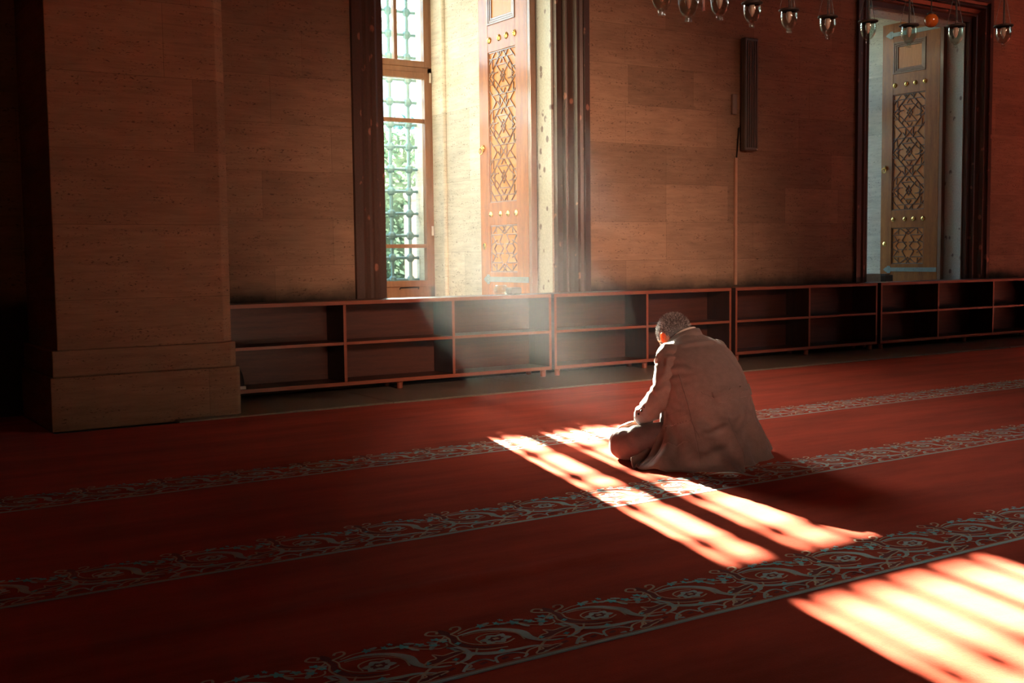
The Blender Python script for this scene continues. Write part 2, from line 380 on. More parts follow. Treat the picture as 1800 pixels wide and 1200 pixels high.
# ------------------------------------------------------------------ shutters folded against the right reveals
def lattice(m, X, y0, y1, z0, z1, tiles):
    """interlaced strapwork on a plane facing -x; y runs away from the camera, u runs from far (0) to near (1)"""
    def pt(u, v): return (X, y1 + (y0 - y1) * u, v)
    H = (z1 - z0) / tiles; nr = (-1, 0, 0)
    def seg(u0, v0, u1, v1, zb): m.strip(pt(u0, zb + v0 * H), pt(u1, zb + v1 * H), .0125, .010, nr)
    base = [(0, .80, .42, .80), (.58, .80, 1, .80), (.2, .6, .45, .6), (.55, .6, .8, .6), (.2, .4, .45, .4), (.55, .4, .8, .4), (0, .2, .42, .2), (.58, .2, 1, .2),
            (.08, .84, .25, .98), (.25, .98, .5, .82), (.5, .82, .75, .98), (.75, .98, .92, .84), (.08, .16, .25, .02), (.25, .02, .5, .18), (.5, .18, .75, .02), (.75, .02, .92, .16),
            (0, .57, .22, .68), (1, .57, .78, .68), (0, .43, .22, .32), (1, .43, .78, .32),
            (.42, .8, .32, .65), (.32, .65, .45, .5), (.45, .5, .32, .35), (.32, .35, .42, .2), (.58, .8, .68, .65), (.68, .65, .55, .5), (.55, .5, .68, .35), (.68, .35, .58, .2),
            (.2, 1, .2, .84), (.8, 1, .8, .84), (.2, 0, .2, .16), (.8, 0, .8, .16), (.42, 1, .58, .84), (.58, 1, .42, .84), (.42, 0, .58, .16), (.58, 0, .42, .16),
            (.06, .78, .2, .6), (.94, .78, .8, .6), (.06, .22, .2, .4), (.94, .22, .8, .4), (.2, .6, .12, .5), (.12, .5, .2, .4), (.8, .6, .88, .5), (.88, .5, .8, .4)]
    big = [(.1, .5, .22, .42), (.1, .5, .22, .58), (.9, .5, .78, .42), (.9, .5, .78, .58), (.5, .86, .42, .76), (.5, .86, .58, .76), (.5, .14, .42, .24), (.5, .14, .58, .24), (.3, 1, .38, .9), (.7, 1, .62, .9), (.12, .86, .12, .68), (.88, .14, .88, .32), (0, .36, .16, .36), (.84, .64, 1, .64), (0, .5, .5, 1), (.5, 1, 1, .5), (1, .5, .5, 0), (.5, 0, 0, .5), (0, .75, .25, 1), (1, .75, .75, 1), (0, .25, .25, 0), (1, .25, .75, 0),
           (0, .86, .9, .86), (.1, .14, 1, .14), (.3, .72, .62, .72), (.38, .28, .7, .28), (.25, .25, .75, .75), (.25, .75, .75, .25), (.62, .72, .75, .6), (.38, .28, .25, .4),
           (.16, .34, .16, .66), (.84, .34, .84, .66), (.16, .66, .34, .86), (.84, .66, .66, .86), (.16, .34, .34, .14), (.84, .34, .66, .14), (0, .58, .3, .58), (.7, .42, 1, .42),
           (.38, 1, .38, .86), (.62, 1, .62, .86), (.38, 0, .38, .14), (.62, 0, .62, .14), (.42, .5, .5, .62), (.5, .62, .58, .5), (.58, .5, .5, .38), (.5, .38, .42, .5)]
    for k in range(tiles):
        for sgm in (base if tiles == 1 else big): seg(*sgm, z0 + k * H)
def shutter(dx, label):
    S = empty('window_shutter', (6.0 + dx, 8.72, .62)); tag(S, label, 'shutter', 'carved wooden window shutters')
    def fin(m, name, mat, par=S, sm=False, bv=0):
        m.v = [(x - 6.0, y - 8.72, z - .62) for x, y, z in m.v]; o = m.build(name, mat, par, sm)
        if bv: bevel(o, bv)
        return o
    XF, XB = 5.935, 5.995; y0, y1, zt = 8.725, 9.565, 3.88; py0, py1 = 8.925, 9.40
    m = MB()      # stiles and rails around three recessed panels
    m.box((XF, y0, .625), (XB, py0, zt)); m.box((XF, py1, .625), (XB, y1, zt))
    for a, b in ((.66, .90), (1.35, 1.57), (3.0, 3.255), (3.645, zt)): m.box((XF + .001, py0, a), (XB, py1, b))
    m.box((XF + .028, py0, .9), (XB - .004, py1, 3.645))
    fin(m, 'leaf', SH_WOOD, bv=.003)
    fin(MB().box((XF - .002, y0 - .05, .66), (XB, y0 - .004, zt)), 'edge_strip', SH_EDGE, bv=.003)
    for a, b, t in ((.90, 1.35, 1), (1.57, 3.0, 3)):
        bk = fin(MB().box((XF + .020, py0, a), (XF + .0285, py1, b)), 'inlay_panel', SH_PANEL)
        m = MB(); lattice(m, XF + .020, py0, py1, a, b, t)
        for u, v, uu, vv in ((py0 + .006, a, py0 + .006, b), (py1 - .006, a, py1 - .006, b), (py0, a + .006, py1, a + .006), (py0, b - .006, py1, b - .006)): m.strip((XF + .02, u, v), (XF + .02, uu, vv), .012, .012, (-1, 0, 0))
        fin(m, 'strapwork', SH_EDGE, bk)
    m = MB(); q0, q1 = 3.255, 3.645      # raised moulded frame of the top panel
    for k, (ins, dep) in enumerate(((0, .012), (.022, .004), (.044, -.004))):
        t = .02; ya, yb, za, zb = py0 + ins, py1 - ins, q0 + ins, q1 - ins; X = XF - dep * .6
        for A, B in (((X, ya, za), (XF + .03, ya + t, zb)), ((X, yb - t, za), (XF + .03, yb, zb)), ((X, ya + t, za), (XF + .03, yb - t, za + t)), ((X, ya + t, zb - t), (XF + .03, yb - t, zb))): m.box(A, B)
    fr = fin(m, 'moulded_frame', SH_EDGE, bv=.002)
    fin(MB().box((XF + .012, py0 + .066, q0 + .066), (XF + .029, py1 - .066, q1 - .066)), 'inlay_panel', SH_PANEL)
    for z in (1.455, 3.115):
        for y in (8.932, 9.072, 9.20, 9.372):
            fin(MB().lathe([(0, -.026), (.004, -.026), (.006, -.012), (.016, -.012), (.028, -.006), (.032, 0), (0, 0)], (XF, y, z), 18, axis='x'), 'brass_stud', BRASS, sm=True)
    kn = fin(MB().lathe([(0, -.03), (.012, -.028), (.016, -.018), (.03, -.012), (.036, 0), (0, 0)], (XF, 9.50, 2.10), 18, axis='x'), 'brass_boss', BRASS, sm=True)
    m = MB(); m.tube([(XF - .028, 9.50 + .032 * math.sin(t * math.pi / 8), 2.075 + .032 * math.cos(t * math.pi / 8)) for t in range(17)], .005, 8, cap=False); fin(m, 'ring', BRASS, kn, True)
    fin(MB().lathe([(0, -.004), (.03, -.003), (.034, 0), (0, 0)], (XF, 9.50, 1.15), 18, axis='x'), 'brass_boss', BRASS, sm=True)
    for z in (.83, 3.74):
        m = MB(); P = [(8.73, -.027), (9.40, -.024), (9.415, -.045), (9.45, -.046), (9.46, -.03), (9.475, -.028), (9.515, 0), (9.475, .028), (9.46, .03), (9.45, .046), (9.415, .045), (9.40, .024), (8.73, .027)]
        n = len(P); m.add([(XF - .006, y, z + d) for y, d in P] + [(XF + .0, y, z + d) for y, d in P], [tuple(range(n)), tuple(range(n, 2 * n))[::-1]] + [(i, n + i, n + (i + 1) % n, (i + 1) % n) for i in range(n)])
        for y in (8.8, 8.93, 9.06, 9.19, 9.32): m.ell((XF - .007, y, z), (.004, .007, .007), None, 8, 6)
        for dd in (-.028, .0, .028): m.ell((XF - .007, 9.435, z + dd), (.004, .006, .006), None, 8, 6)
        fin(m, 'strap_hinge', STRAP)
    return S
shutter(0, 'carved wooden shutter with brass studs in the sunlit window nearest the pillar')
shutter(5.98, 'carved wooden shutter with brass studs in the dim window behind the hanging lamps')

# ------------------------------------------------------------------ shoe shelves
def cabinet(x0, x1, divs, label):
    O = empty('shoe_cabinet', (x0, 7.95, .016)); tag(O, label, 'shelf', 'low open shoe shelves along the wall')
    yf, yb, zt = 7.95, 8.27, .725; T = .03; sm = [1, 1, 0, 1, 1, 1]
    def fin(m, name, mats, par=O, bv=.0015):
        m.v = [(x - x0, y - 7.95, z - .016) for x, y, z in m.v]; o = m.build(name, mats, par)
        if bv: bevel(o, bv, 1)
        return o
    FM = [0, 0, 1, 2, 0, 2]; MT = [CAB, CAB_E, CAB_S]
    fin(MB().box((x0, yf, zt - T), (x1, yb, zt), fm=FM), 'top_board', MT)
    fin(MB().box((x0, yf, .075), (x1, yb, .105), fm=FM), 'bottom_board', MT)
    fin(MB().box((x0, yf, .105), (x0 + .025, yb, zt - T), fm=FM), 'side_panel', MT)
    fin(MB().box((x1 - .025, yf, .105), (x1, yb, zt - T), fm=FM), 'side_panel', MT)
    E = [x0 + .025] + divs + [x1 - .025]
    for d in divs: fin(MB().box((d - .0125, yf, .105), (d + .0125, yb - .01, zt - T), fm=FM), 'divider', MT)
    for i in range(len(E) - 1):
        a = E[i] + (.0125 if i else 0); b = E[i + 1] - (.0125 if i < len(E) - 2 else 0)
        fin(MB().box((a, yf + .002, .388), (b, yb - .01, .412), fm=FM), 'shelf_board', MT)
    fin(MB().box((x0 + .02, yb - .01, .09), (x1 - .02, yb, zt - .01)), 'back_panel', CAB)
    for lx in [x0 + .06, x1 - .06] + [(x0 + x1) / 2]:
        for ly in (yf + .05, yb - .05):
            fin(MB().lathe([(.018, .016), (.024, .02), (.024, .06), (.03, .075), (0, .075)], (lx, ly, 0), 14), 'foot', CAB_E, bv=0)
    return O
cabinet(2.74, 5.632, [3.70, 4.66], 'open shoe shelf with three bays beside the pillar, below the sunlit window')
cabinet(5.662, 7.745, [6.70], 'open two-bay shoe shelf behind the praying man')
cabinet(7.80, 9.87, [8.83], 'open two-bay shoe shelf just right of the praying man, below the wall speaker')
cabinet(9.925, 12.95, [10.90, 11.91], 'open shoe shelf at the far right below the dim window')

# small things on the sills and shelf
m = MB(); m.box((0, 0, 0), (.13, .08, .06)); o = bevel(m.build('stone_block', GREYP), .014, 3); o.location = (5.33, 8.10, .725); o.rotation_euler[2] = .25
tag(o, 'small grey block on the shelf top at the foot of the sunlit shutter', 'block')
m = MB().lathe([(0, 0), (.045, 0), (.062, .02), (.066, .05), (.05, .075), (.047, .082), (.04, .075), (.05, .05), (.046, .02), (0, .01)], n=20); o = m.build('glass_bowl', LAMPG, smooth=True); o.location = (5.25, 8.15, .725)
tag(o, 'small clear rounded bowl beside the grey block on the shelf top', 'bowl')
m = MB(); m.box((0, 0, 0), (.24, .17, .175)); o = bevel(m.build('stone_block', LIME), .02, 3); o.location = (10.92, 8.98, .62); o.rotation_euler[2] = -.2
tag(o, 'bluish stone block on the sill of the dim window beside its shutter', 'block')
m = MB(); m.box((0, 0, 0), (.15, .14, .155)); m.box((.02, .02, .155), (.12, .1, .17)); o = bevel(m.build('metal_box', GREYP), .01, 2); o.location = (11.22, 8.92, .62); o.rotation_euler[2] = .1
tag(o, 'small dark grey box right of the bluish stone block', 'box')
P = empty('slipper', (2.86, 8.02, .105)); tag(P, 'black slipper with a pale sole in the lower shelf against the pillar', 'slipper')
rows = []
for i in range(9):
    t = i / 8; rows.append([(.058 * math.cos(a) * (1 - .55 * t ** 3), .03 * math.sin(a) + .02 * t, .02 + .135 * t) for a in [2 * math.pi * j / 16 for j in range(16)]])
MB().grid(rows, closed_v=True).ell((0, .02, .155), (.028, .022, .018)).build('upper', BLACK, P, True)
MB().box((-.055, -.035, 0), (.055, .035, .022)).build('sole', WHITEP, P)

# column loudspeaker, socket and cable on the wall
S = empty('column_speaker', (8.28, 8.3, 2.07)); tag(S, 'tall narrow grey column loudspeaker hung on the stone wall', 'speaker')
bevel(MB().box((-.10, -.085, 0), (.085, -.02, 1.10)).build('housing', GREYP, S), .012, 3)
m = MB()
for k in range(5): m.box((-.07 + k * .03, -.092, .03), (-.052 + k * .03, -.084, 1.07))
m.build('grille_slats', simple('speaker mesh', (.10, .085, .07), .6), S)
MB().box((-.03, -.02, .12), (.03, .0, .18)).build('bracket', BLACK, S); MB().box((-.03, -.02, .9), (.03, .0, .96)).build('bracket', BLACK, S)
MB().ell((.06, -.09, .012), (.008, .008, .008), None, 8, 6).build('indicator', WHITEP, S)
o = bevel(MB().box((-.03, -.03, 0), (.03, 0, .20)).build('junction_box', simple('aged plastic', (.24, .18, .14), .5)), .008, 2); o.location = (8.10, 8.3, 2.42)
tag(o, 'small pale junction box on the wall left of the loudspeaker', 'box')
o = MB().tube(cr([(8.17, 8.285, 2.3), (8.155, 8.28, 2.2), (8.15, 8.29, 2.05), (8.13, 8.285, 1.93)], 14), .006, 6).build('speaker_cable', BLACK)
tag(o, 'short black cable dangling below the column loudspeaker', 'cable')
o = MB().box((8.112, 8.275, .74), (8.142, 8.3, 2.0)).build('cable_duct', simple('stone coloured duct', (.5, .3, .19), .6)); bevel(o, .003)
tag(o, 'thin stone coloured cable duct down the wall below the speaker', 'duct')

# ------------------------------------------------------------------ carpet
def ch(x, y):      # pile height: shallow rolls of a loose carpet and one long ruck
    h = .0030 * noise.noise(Vector((x * 1.1, y * 2.6, 0))) + .0018 * noise.noise(Vector((x * 3.1, y * 7.0, 4)))
    c = 3.12 - .03 * (x - 1.5); h += .011 * math.exp(-((y - c) / .05) ** 2) * math.exp(-((x - 1.9) / 1.0) ** 2)
    return h + .004
def lin(a, b, n): return [a + (b - a) * i / (n - 1) for i in range(n)]
xs = lin(-7, 0, 15)[:-1] + lin(0, 8, 230)[:-1] + lin(8, 28, 120); ys = lin(-7.99, .5, 14)[:-1] + lin(.5, 7.27, 290)
cp = MB(); cp.grid([[(x, y, ch(x, y)) for y in ys] for x in xs], 0); cp.f = [f[::-1] for f in cp.f]
cp.grid([[(x, y, ch(x, y)) for y in lin(7.27, 8.29, 6)] for x in lin(-6.99, 1.44, 12)][::-1], 0)
PER, BH = .356, .33
def T(x, y): return (x, y, ch(x, y) + .0016)
def ribbon(P, w, mi, n=14, lift=0, closed=False):
    P = [(p[0], p[1], 0) for p in P]; Q = cr(P, n, closed); rows = []; L = len(Q)
    for i, p in enumerate(Q):
        a = Q[(i - 1) % L] if closed else Q[max(i - 1, 0)]; b = Q[(i + 1) % L] if closed else Q[min(i + 1, L - 1)]
        d = (b - a).normalized(); nrm = Vector((-d.y, d.x, 0)); ww = 1.3 * (w if not isinstance(w, (list, tuple)) else np.interp(i / (L - 1), np.linspace(0, 1, len(w)), w)) / 2
        rows.append([(p + nrm * ww, lift), (p - nrm * ww, lift)])
    return rows, mi, closed
def blob(c, rx, ry, mi, rot=0, k=5, dep=.35, lift=0):
    P = []
    for i in range(k * 4):
        a = 2 * math.pi * i / (k * 4); r = 1 - dep * (.5 + .5 * math.cos(k * a)) if k else 1
        x, y = rx * r * math.cos(a), ry * r * math.sin(a); P.append((c[0] + x * math.cos(rot) - y * math.sin(rot), c[1] + x * math.sin(rot) + y * math.cos(rot)))
    return (P, c), mi, lift
def poly(P, mi, n=28, lift=0):
    Q = cr([(a, b, 0) for a, b in P], n, True); c = (sum(q.x for q in Q) / n, sum(q.y for q in Q) / n); return ([(q.x, q.y) for q in Q], c), mi, lift
# colours: 1 cream line, 2 grey-green, 3 cyan, 4 maroon
R_, B_ = [], []
def rib(*a, **k): R_.append(ribbon(*a, **k))
def blb(*a, **k): B_.append(blob(*a, **k))
def pol(*a, **k): B_.append(poly(*a, **k))
# finial: two curls and stem
rib([(.0, .275), (-.03, .29), (-.05, .31), (-.03, .328), (-.012, .315), (-.022, .30)], .006, 1, 16)
rib([(.0, .275), (.03, .285), (.055, .30), (.06, .32), (.04, .322), (.028, .308)], .006, 1, 16)
pol([(-.012, .30), (0, .326), (.014, .30), (.008, .275), (-.006, .275)], 4)
rib([(.0, .285), (.002, .25), (-.01, .215), (.0, .17), (.035, .135), (.085, .12)], [.005, .012, .014, .016, .010, .003], 4, 20, .0002)
rib([(-.012, .28), (-.012, .245), (-.026, .21), (-.014, .16), (.03, .12), (.09, .106)], .005, 1, 20)
rib([(.012, .275), (.016, .25), (.006, .215), (.02, .175), (.055, .15)], .004, 1, 14)
# great grey scroll round the palmette
rib([(.02, .255), (.09, .262), (.15, .235), (.185, .185), (.18, .13), (.205, .085), (.25, .07)], [.004, .011, .016, .022, .020, .012, .004], 2, 26)
rib([(-.05, .19), (-.03, .13), (.02, .09), (.09, .075), (.15, .07), (.2, .04)], [.004, .014, .018, .014, .010, .004], 2, 22)
rib([(.03, .247), (.09, .246), (.14, .22), (.168, .18), (.16, .13)], .004, 1, 18)
# palmette
blb((.095, .175), .052, .036, 2, .2, 6, .3); blb((.095, .175), .028, .018, 4, .2, 6, .3, .0003); blb((.095, .175), .012, .008, 1, 0, 4, .3, .0006)
rib([(.045, .165), (.05, .205), (.09, .222), (.13, .21)], .004, 1, 12); rib([(.06, .15), (.1, .135), (.14, .15)], .004, 1, 10)
# maroon lance leaves edged cream
for dx, dy, s in ((.245, .135, 1), (.16, .035, .72)):
    L = [(-.055, -.03), (-.03, -.006), (-.004, .0), (.0, .028), (.02, .008), (.06, .014), (.085, .004), (.05, -.010), (.015, -.020), (-.02, -.034)]
    pol([(dx + a * s, dy + b * s) for a, b in L], 4); rib([(dx + a * s, dy + b * s) for a, b in L], .0042, 1, 40, .0003, True)
# cyan flowers and leaves of the outer garland
for x, y, s in ((.115, .29, 1.0), (.165, .283, .8), (.21, .262, 1.25), (.255, .25, 1.0), (.285, .225, .9), (.31, .262, .9), (-.035, .235, .7), (.19, .30, .6)):
    blb((x, y), .020 * s, .014 * s, 3, x * 9, 5, .5)
for x, y, r in ((.135, .296, .3), (.235, .275, -.5), (.27, .21, .9), (.325, .245, .4), (.225, .225, 2.0), (.18, .272, -.2), (.29, .245, -.9)):
    blb((x, y), .022, .008, 2, r, 2, .25)
rib([(.03, .27), (.08, .287), (.13, .283), (.19, .268), (.25, .235), (.30, .24), (.345, .27)], .0042, 1, 26)
rib([(.21, .26), (.235, .225), (.28, .195), (.31, .2), (.32, .22)], .0042, 1, 14)
# lower loops over the border
rib([(.0, .015), (.02, .055), (.07, .06), (.10, .03), (.08, .012)], .006, 2, 14); rib([(.13, .012), (.16, .055), (.22, .095), (.27, .085), (.29, .04), (.26, .02)], .006, 1, 18)
rib([(.25, .012), (.29, .05), (.34, .06), (.356, .03)], .007, 2, 12); rib([(.26, .07), (.31, .09), (.335, .13), (.33, .17), (.30, .185)], [.004, .012, .014, .010, .004], 2, 18)
rib([(.09, .02), (.12, .05), (.17, .06)], .0045, 1, 8); rib([(.30, .09), (.34, .105), (.37, .14)], .0045, 1, 8)
for x, y in ((.035, .035), (.105, .055), (.195, .022), (.235, .045), (.325, .035)): blb((x, y), .016, .008, 4, .3, 4, .25, .0002)
for x, y in ((.06, .09), (.205, .115), (.28, .10), (.345, .2)): blb((x, y), .013, .009, 3, .5, 4, .4, .0002)
for x in (.06, .15, .275): blb((x, .016), .014, .006, 2, 0, 3, .3)
for YB, xa, xb in ((5.115, -.6, 13.5), (3.695, -.6, 9.0), (2.405, -.6, 6.5), (1.10, -.9, 4.5)):
    k = int((xb - xa) / PER)
    for i in range(k):
        ox = xa + i * PER
        for rows, mi, closed in R_:
            cp.grid([[(ox + p.x, YB + p.y, ch(ox + p.x, YB + p.y) + .0016 + lf) for p, lf in r] for r in rows], mi, closed_u=closed)
        for (P, c), mi, lf in B_:
            n = len(P); cp.add([(ox + a, YB + b, ch(ox + a, YB + b) + .0017 + lf) for a, b in P] + [(ox + c[0], YB + c[1], ch(ox + c[0], YB + c[1]) + .0017 + lf)], [(i2, (i2 + 1) % n, n) for i2 in range(n)], mi)
    X = lin(xa - .1, xb, int((xb - xa) * 22))
    for lo, hi, mi in ((-.014, .0, 2), (-.019, -.016, 3), (.003, .006, 1)):
        cp.grid([[T(x, YB + hi), T(x, YB + lo)] for x in X], mi)
def pile(name, c, sheen=.35):
    m = NT(name); st = m.noise(2.3, 4, m.mp((.35, 1.7, 1)), .6); fi = m.noise(190, 3); md = m.noise(14, 4, m.mp((.6, 1.4, 1)))
    cc = m.mix(m.ramp(st, [(.3, (0, 0, 0)), (.7, (1, 1, 1))]), tuple(a * .68 for a in c), tuple(min(1, a * 1.3) for a in c))
    cc = m.mix(.5, cc, m.mix(md, (.7, .7, .7), (1.25, 1.25, 1.25)), 'MULTIPLY')
    cc = m.mix(.6, cc, m.mix(fi, (.72, .72, .72), (1.2, 1.2, 1.2)), 'MULTIPLY')
    m.col(cc); m.pr(Roughness=.9, Sheen_Weight=sheen, Sheen_Roughness=.45, Specular_IOR_Level=.0); m.set(m.b, 'Sheen Tint', (1, .55, .5, 1))
    m.bump(m.mix(.5, fi, md), .5, .006); return m.m
car = cp.build('carpet', [pile('carpet red', (.42, .046, .020), .14), pile('carpet cream', (.56, .47, .34)), pile('carpet grey green', (.36, .56, .58)), pile('carpet cyan', (.10, .68, .82)), pile('carpet maroon', (.13, .006, .012))], smooth=True)
tag(car, 'wall-to-wall red prayer carpet with arabesque border rows', 'carpet')

# ------------------------------------------------------------------ hanging oil lamps and their ring
RC, RR, RZ = (5.2, 2.66), 2.06, 3.35
def lamp(x, y, z, style, label):
    O = empty('hanging_lamp', (x, y, z)); tag(O, label, 'lamp', 'glass lamps hanging from the ring')
    MB().lathe([(.0, .014), (.012, .013), (.03, .008), (.055, .006), (.060, .002), (.058, -.004), (.045, -.006), (.042, -.001), (.0, .002)], n=24).build('rim_plate', BLACK, O, True)
    pr = [(.046, -.004), (.0485, -.03), (.0465, -.056), (.040, -.080), (.027, -.100), (.012, -.110), (.014, -.122), (.018, -.130), (.010, -.128)]
    inn = [(r - .0035 if r > .012 else r * .4, h + .002) for r, h in pr[:6]][::-1]
    g = MB().lathe(pr[:6] + inn, n=28).build('glass_cup', LAMPG, O, True)
    if style:
        d = g.modifiers.new('ribs', 'WAVE') if 0 else None
    f = MB()
    for sx in (-1, 1): f.lathe([(.002, -.108), (.0075, -.113), (.005, -.122), (.009, -.131), (0, -.131)], (sx * .011, 0, 0), 10)
    f.build('glass_foot', LAMPG, g, True)
    if style == 2:
        r = MB()
        for k in range(12):
            pts = [((.0475 - .9 * max(0, t - .35) ** 2 * .045) * math.cos(k * math.pi / 6 + t * 2.2), (.0475 - .9 * max(0, t - .35) ** 2 * .045) * math.sin(k * math.pi / 6 + t * 2.2), -.004 - .085 * t) for t in lin(0, 1, 9)]
            r.tube(pts, .0013, 5)
        r.build('glass_ribs', LAMPG, g, True)
    if style == 1:
        r = MB()
        for k in range(7): r.lathe([(.0478, -.02 - k * .009), (.049, -.0225 - k * .009), (.0478, -.025 - k * .009)], n=24)
        r.build('glass_ribs', LAMPG, g, True)
    MB().lathe([(0, -.01), (.014, -.01), (.017, -.03), (.013, -.052), (.004, -.07), (0, -.072)], n=14).build('bulb', simple('frosted bulb', (.30, .20, .17), .4), O, True)
    MB().tube([(0, 0, .008), (0, 0, RZ - z)], .004, 6).build('rod', BLACK, O)
    c = MB()
    for k in range(3):
        a = k * 2 * math.pi / 3 + .4; c.tube([(.054 * math.cos(a), .054 * math.sin(a), .004), (.004 * math.cos(a), .004 * math.sin(a), .22)], .0016, 5)
    c.build('suspension_wire', BLACK, O)
def to_ring(u, v):
    d = CR @ Vector((u - 900, 600 - v, -2000)); a = d.x ** 2 + d.y ** 2; b = -2 * (d.x * RC[0] + d.y * RC[1]); c = RC[0] ** 2 + RC[1] ** 2 - RR ** 2
    t = (-b + math.sqrt(max(0, b * b - 4 * a * c))) / (2 * a); return d.x * t, d.y * t, CAMH + d.z * t
LP = [(4.0665, 0), (0, 0)]
spots = [((1163, -24), 0, 'glass hanging lamp farthest left, only its foot dipping into view'), ((1210, -12), 0, 'clear glass hanging lamp second from the left of the row'),
         ((1265, -9), 0, 'clear glass hanging lamp third from the left, beside the bare rod end'), ((1322, 6), 0, 'clear glass hanging lamp left of the loudspeaker\'s upper end line, rim just below the top'),
         ((1387, 18), 0, 'clear glass hanging lamp fifth from the left of the row'), ((1455, 30), 0, 'clear glass hanging lamp just left of the dim window'),
         ((1526, 38), 2, 'diamond-ribbed glass hanging lamp at the left edge of the dim window'), ((1598, 45), 1, 'ring-ribbed glass hanging lamp left of the amber globe'),
         ((1680, 46), 0, 'clear glass hanging lamp right of the amber globe'), ((1764, 46), 0, 'clear glass hanging lamp farthest right, in front of bare wall')]
spots[3] = (spots[3][0], 0, 'clear glass hanging lamp above the left side of the wall loudspeaker')
for (u, v), st, lb in spots:
    x, y, z = to_ring(u, v); lamp(x, y, z, st, lb)
x, y, z = to_ring(1637, 36); O = empty('globe_lamp', (x, y + 0, z)); tag(O, 'amber glass globe hanging between the ribbed lamp and a clear lamp', 'lamp')
MB().ell((0, 0, 0), (.043, .043, .042), None, 24, 16).build('globe', AMBER, O, True); MB().lathe([(0, .05), (.02, .048), (.03, .036), (.0, .034)], n=18).build('cap', BLACK, O, True)
MB().tube([(0, 0, .045), (0, 0, RZ - z)], .0035, 6).build('rod', BLACK, O)
x, y, z = to_ring(1237, 17); o = MB().tube([(0, 0, 0), (0, 0, RZ - z)], .006, 8).lathe([(0, -.008), (.009, -.006), (.009, .006), (.006, .01)], n=10).build('pendant_rod', simple('brown rod', (.12, .03, .02), .5), None); o.location = (x, y, z)
tag(o, 'short reddish rod ending between two glass lamps at the top', 'rod')
K = empty('lamp_ring', (RC[0], RC[1], RZ)); tag(K, 'black iron chandelier ring carrying the glass lamps, above the view', 'chandelier')
MB().tube([(RR * math.cos(t * math.pi / 48), RR * math.sin(t * math.pi / 48), .012) for t in range(97)], .014, 8, cap=False).build('ring', BLACK, K, True)
c = MB()
for k in range(6):
    a = k * math.pi / 3; c.tube([(RR * math.cos(a), RR * math.sin(a), .012), (.05 * math.cos(a), .05 * math.sin(a), 1.9)], .006, 6)
c.tube([(0, 0, 1.88), (0, 0, ZT - RZ)], .012, 8); c.build('chain', BLACK, K)

# ------------------------------------------------------------------ the praying man (cross-legged, head bowed, facing the window wall)
def skinmat():
    m = NT('skin'); f = m.noise(60, 3); m.col(m.mix(f, (.42, .21, .13), (.58, .31, .21))); m.pr(Roughness=.5, Subsurface_Weight=.15, Subsurface_Scale=.01); m.bump(f, .1, .001); return m.m
SKIN = skinmat()
def earmat():
    m = NT('ear skin'); t = m.t; m.col((.62, .26, .15)); m.pr(Roughness=.5)
    tl = t.nodes.new('ShaderNodeBsdfTranslucent'); tl.inputs[0].default_value = (.85, .22, .06, 1); mx = t.nodes.new('ShaderNodeMixShader'); mx.inputs[0].default_value = .65
    t.links.new(m.b.outputs[0], mx.inputs[1]); t.links.new(tl.outputs[0], mx.inputs[2]); t.links.new(mx.outputs[0], t.nodes['Material Output'].inputs[0]); return m.m
def cloth(name, c, sheen=.5, sc_=260):
    m = NT(name); f = m.noise(sc_, 2); g = m.noise(30, 5); v = m.mix(.5, f, g)
    m.col(m.mix(v, tuple(a * .6 for a in c), tuple(a * 1.5 for a in c))); m.pr(Roughness=.85, Sheen_Weight=sheen, Sheen_Roughness=.35, Specular_IOR_Level=.25); m.bump(v, .35, .002); return m.m
WOOL = cloth('grey brown wool', (.22, .190, .185)); TROU = cloth('dark grey trouser cloth', (.15, .13, .14), .35); SHIRT = cloth('white shirt cotton', (.75, .72, .68), .1)
HAIRM = simple('grey hair', (.13, .125, .13), .55, 0, .5, 120)
MAN = empty('person', (4.03, 4.33, .006)); tag(MAN, 'man in a grey-brown wool overcoat sitting cross-legged on the red carpet, head bowed', 'person')
# body
HR = Matrix(((1, 0, 0), (0, .8, .6), (0, -.6, .8))); HC = Vector((0, .235, .612))
def H(x, y, z): return HC + HR @ Vector((x, y, z))
b = MB()
b.tube(cr([(0, -.03, .09), (0, -.06, .2), (0, -.035, .33), (0, .03, .45), (0, .10, .54), (0, .13, .585)], 16), [.12, .125, .12, .125, .13, .135, .135, .135, .135, .13, .125, .11, .095, .08, .065, .05], 18)
b.tube([(0, .10, .53), H(0, -.055, -.085), H(0, -.03, -.03)], [.062, .056, .058], 14)
b.ell(H(0, -.012, .018), (.073, .092, .092), HR, 24, 16); b.ell(H(0, .03, -.045), (.058, .062, .065), HR, 20, 12); b.ell(H(0, .062, -.088), (.026, .02, .018), HR)
b.ell(H(0, .073, .022), (.05, .018, .016), HR); b.tube([H(0, .082, .02), H(0, .100, -.018), H(0, .098, -.026)], [.008, .012, .010], 8)
for s in (-1, 1):
    b.ell(H(s * .011, .093, -.026), (.008, .009, .007), HR, 10, 8); b.ell(H(s * .038, .062, -.03), (.024, .022, .022), HR)
b.ell(H(0, .088, -.051), (.022, .009, .005), HR, 12, 8); b.ell(H(0, .087, -.060), (.019, .009, .006), HR, 12, 8)
